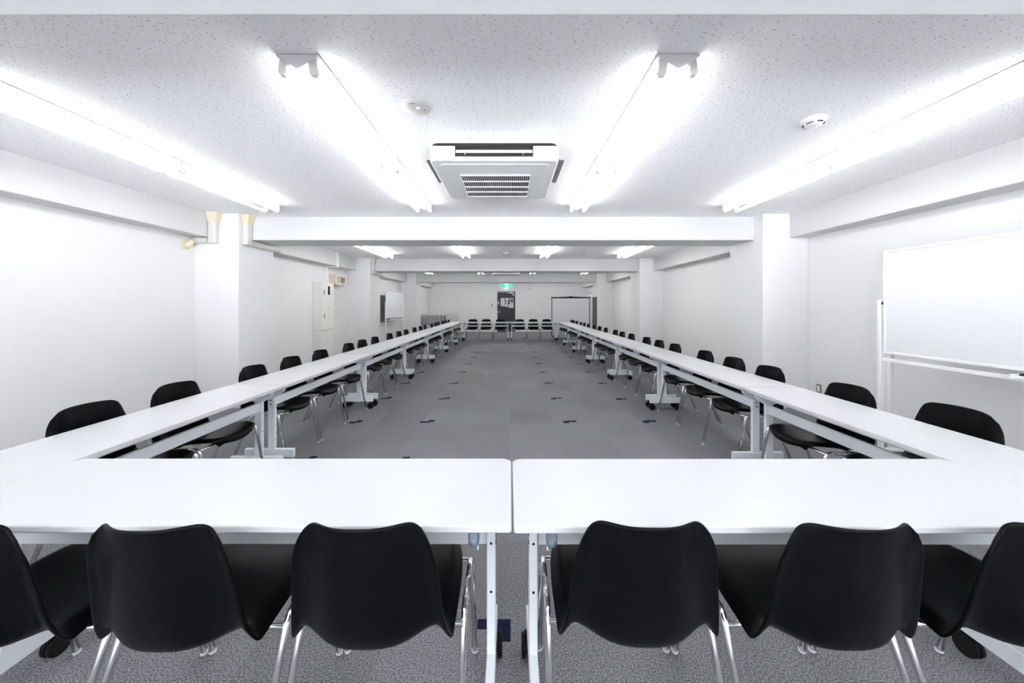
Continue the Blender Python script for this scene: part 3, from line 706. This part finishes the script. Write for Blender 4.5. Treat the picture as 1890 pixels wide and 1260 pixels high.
def make_chair():
    root = thing('shell_chair', 'x', 'chair')
    sh = bpy.data.objects.new('seat_shell', shell_mesh()); C.objects.link(sh); sh.parent = root
    md = sh.modifiers.new('smooth', 'SUBSURF'); md.levels = 1; md.render_levels = 1
    for s in (-1, 1):
        # each side is one bent tube: front leg and rear leg meet in the middle of the top bar
        fp = fillet([(s * 0.245, 0.235, 0.010), (s * 0.240, 0.153, 0.430), (s * 0.240, 0.048, 0.425)], 0.035)
        rp = fillet([(s * 0.245, -0.240, 0.010), (s * 0.240, -0.062, 0.420), (s * 0.240, 0.047, 0.425)], 0.035)
        for pts, fy in ((fp, 0.236), (rp, -0.242)):
            lg = MB().tube(pts, 0.0105, 9).build('leg', 'chrome', root)
            MB().cyl((s * 0.245, fy, 0.007), (0, 0, 1), 0.0122, 0.010, 12).build('foot_glide', 'glide', lg)
    MB().tube([(-0.240, -0.082, 0.397), (0.240, -0.082, 0.397)], 0.0095, 8).build('crossbar', 'chrome', root)
    MB().tube([(-0.240, 0.150, 0.418), (0.240, 0.150, 0.418)], 0.0085, 8).build('crossbar', 'chrome', root)
    return root
ch = make_chair(); first = True
def place(x, y, rz, label, group):
    global first
    rz += math.radians(random.uniform(-0.8, 0.8))
    if first:
        ch.location = (x, y, 0); ch.rotation_euler = (0, 0, rz); ch['label'] = label; ch['group'] = group; first = False
        return ch
    return dup(ch, (x, y, 0), rz, label, group)
CN = ['outer left', 'middle left', 'inner left', 'inner right', 'middle right', 'outer right']
for nm, x, y in zip(CN, [-1.418, -0.900, -0.378, 0.358, 0.882, 1.412], [1.116, 1.118, 1.124, 1.130, 1.122, 1.124]):
    place(x, y, 0, 'black shell chair in the closest row, %s of six, back to the camera' % nm, 'chairs at the near end row')
for nm, x in zip(CN, [-1.425, -0.904, -0.360, 0.394, 0.916, 1.440]):
    place(x, 13.49, PI, 'black shell chair behind the far end tables, %s of six' % nm, 'chairs at the far end row')
LEFT = [(1.935, 2.455), (3.175, 3.72, 4.275), (5.03, 5.55, 6.07), (6.82, 7.345, 7.87), (8.62, 9.14, 9.66), (10.48, 11.0, 11.515), (12.27, 12.79, 13.31)]
RIGHT = [(1.88, 2.40), (3.13, 3.66, 4.205), (4.96, 5.48, 6.00), (6.72, 7.235, 7.75), (8.56, 9.10, 9.62), (10.38, 10.91, 11.44), (12.20, 12.72, 13.24)]
PN = ['nearest', 'middle', 'farthest']
for side, rows, x, rz in (('left', LEFT, -2.09, -PI / 2), ('right', RIGHT, 2.105, PI / 2)):
    for i, ys in enumerate(rows):
        for k, y in enumerate(ys):
            pos = PN[k + (3 - len(ys))]
            xx = x + random.uniform(-0.015, 0.015)
            if side == 'right' and i == 0 and k == 0: xx = 2.17
            place(xx, y, rz, 'black shell chair, %s row, %s chair of the %s table' % (side, pos, ORD[i]), 'chairs along the %s row' % side)

# ------------------------------------------------------------------ folded tables parked in the far left corner
def make_folded():
    root = thing('folded_table', 'x', 'folded table')
    MB().prism(round_rect(-0.86, 0.86, 0.52, 0.97, 0.035), -0.011, 0.011, 'x', 0.003).build('tabletop', 'top', root)
    for s in (-1, 1):
        MB().box(-0.040, -0.012, s * 0.79 - 0.022, s * 0.79 + 0.022, 0.166, 0.90, 0.003).build('leg', 'frame', root)
        MB().cyl((-0.052, s * 0.79, 0.885), (1, 0, 0), 0.016, 0.022, 10).build('release_knob', 'knob', root)
        ft = MB().box(-0.052, -0.020, s * 0.79 - 0.20, s * 0.79 + 0.20, 0.10, 0.165, 0.003).build('foot', 'frame', root)
        for e in (-1, 1):
            MB().cyl((-0.034, s * 0.79 + e * 0.16, 0.050), (1, 0, 0), 0.049, 0.02, 12).build('caster', 'rubber', ft)
    MB().box(-0.034, -0.016, -0.767, 0.767, 0.50, 0.56).build('stretcher', 'frame', root)
    return root
ft0 = make_folded(); FX = [-3.56, -3.43, -3.30, -3.17, -3.04, -2.91, -2.78, -2.65, -2.50]
NW = ['leftmost', 'second', 'third', 'fourth', 'fifth', 'sixth', 'seventh', 'eighth', 'rightmost']
for i, x in enumerate(FX):
    lb = 'white folded table parked in the far left corner, %s%s of nine' % (NW[i], '' if i in (0, 8) else ' from the left')
    loc = (x, 15.50 + 0.02 * (i % 3), 0)
    if i == 0: ft0.location = loc; ft0.rotation_euler = (0, 0, math.radians(-9)); tag(ft0, lb, 'folded table', 'folded tables in the far left corner')
    else: dup(ft0, loc, math.radians(-9), lb)

# ------------------------------------------------------------------ tape marks on the carpet
def tape_mesh(seed):
    r = random.Random(seed); m_ = MB()
    a = r.uniform(-0.01, 0.01)
    m_.box(-0.085, 0.030, -0.040 + a, 0.010 + a, 0.0005, 0.0018)
    m_.box(0.006, 0.070, -0.010, 0.060, 0.0018, 0.0030)
    for v in m_.bm.verts: v.co.y += v.co.x * r.uniform(-0.05, 0.05)
    return m_.mesh('tape_mark', 'tape')
tms = [tape_mesh(i) for i in range(3)]
cols_ = [(-1.775, 'outer left'), (-0.936, 'inner left'), (0.675, 'inner right'), (1.60, 'outer right')]
for r in range(11):
    y = 3.045 + 1.0 * r
    for ci, (x, nm) in enumerate(cols_):
        o = bpy.data.objects.new('tape_mark', tms[(r + ci) % 3]); C.objects.link(o)
        o.location = (x + random.uniform(-0.01, 0.01), y + random.uniform(-0.02, 0.02), 0); o.rotation_euler = (0, 0, random.uniform(-0.2, 0.2) + (PI if ci > 1 else 0))
        th = ['first', 'second', 'third', 'fourth', 'fifth', 'sixth', 'seventh', 'eighth', 'ninth', 'tenth', 'eleventh'][r]
        tag(o, 'navy tape mark on the carpet, %s line, %s from the camera' % (nm, th), 'tape mark', 'navy tape marks on the carpet')
tm = MB().box(-0.135, -0.035, 1.455, 1.50, 0.0005, 0.0018).box(-0.052, 0.004, 1.40, 1.498, 0.0018, 0.0026)
tag(tm.build('tape_mark', 'tape'), 'large navy tape corner on the carpet under the seam of the near tables', 'tape mark', 'navy tape marks on the carpet')
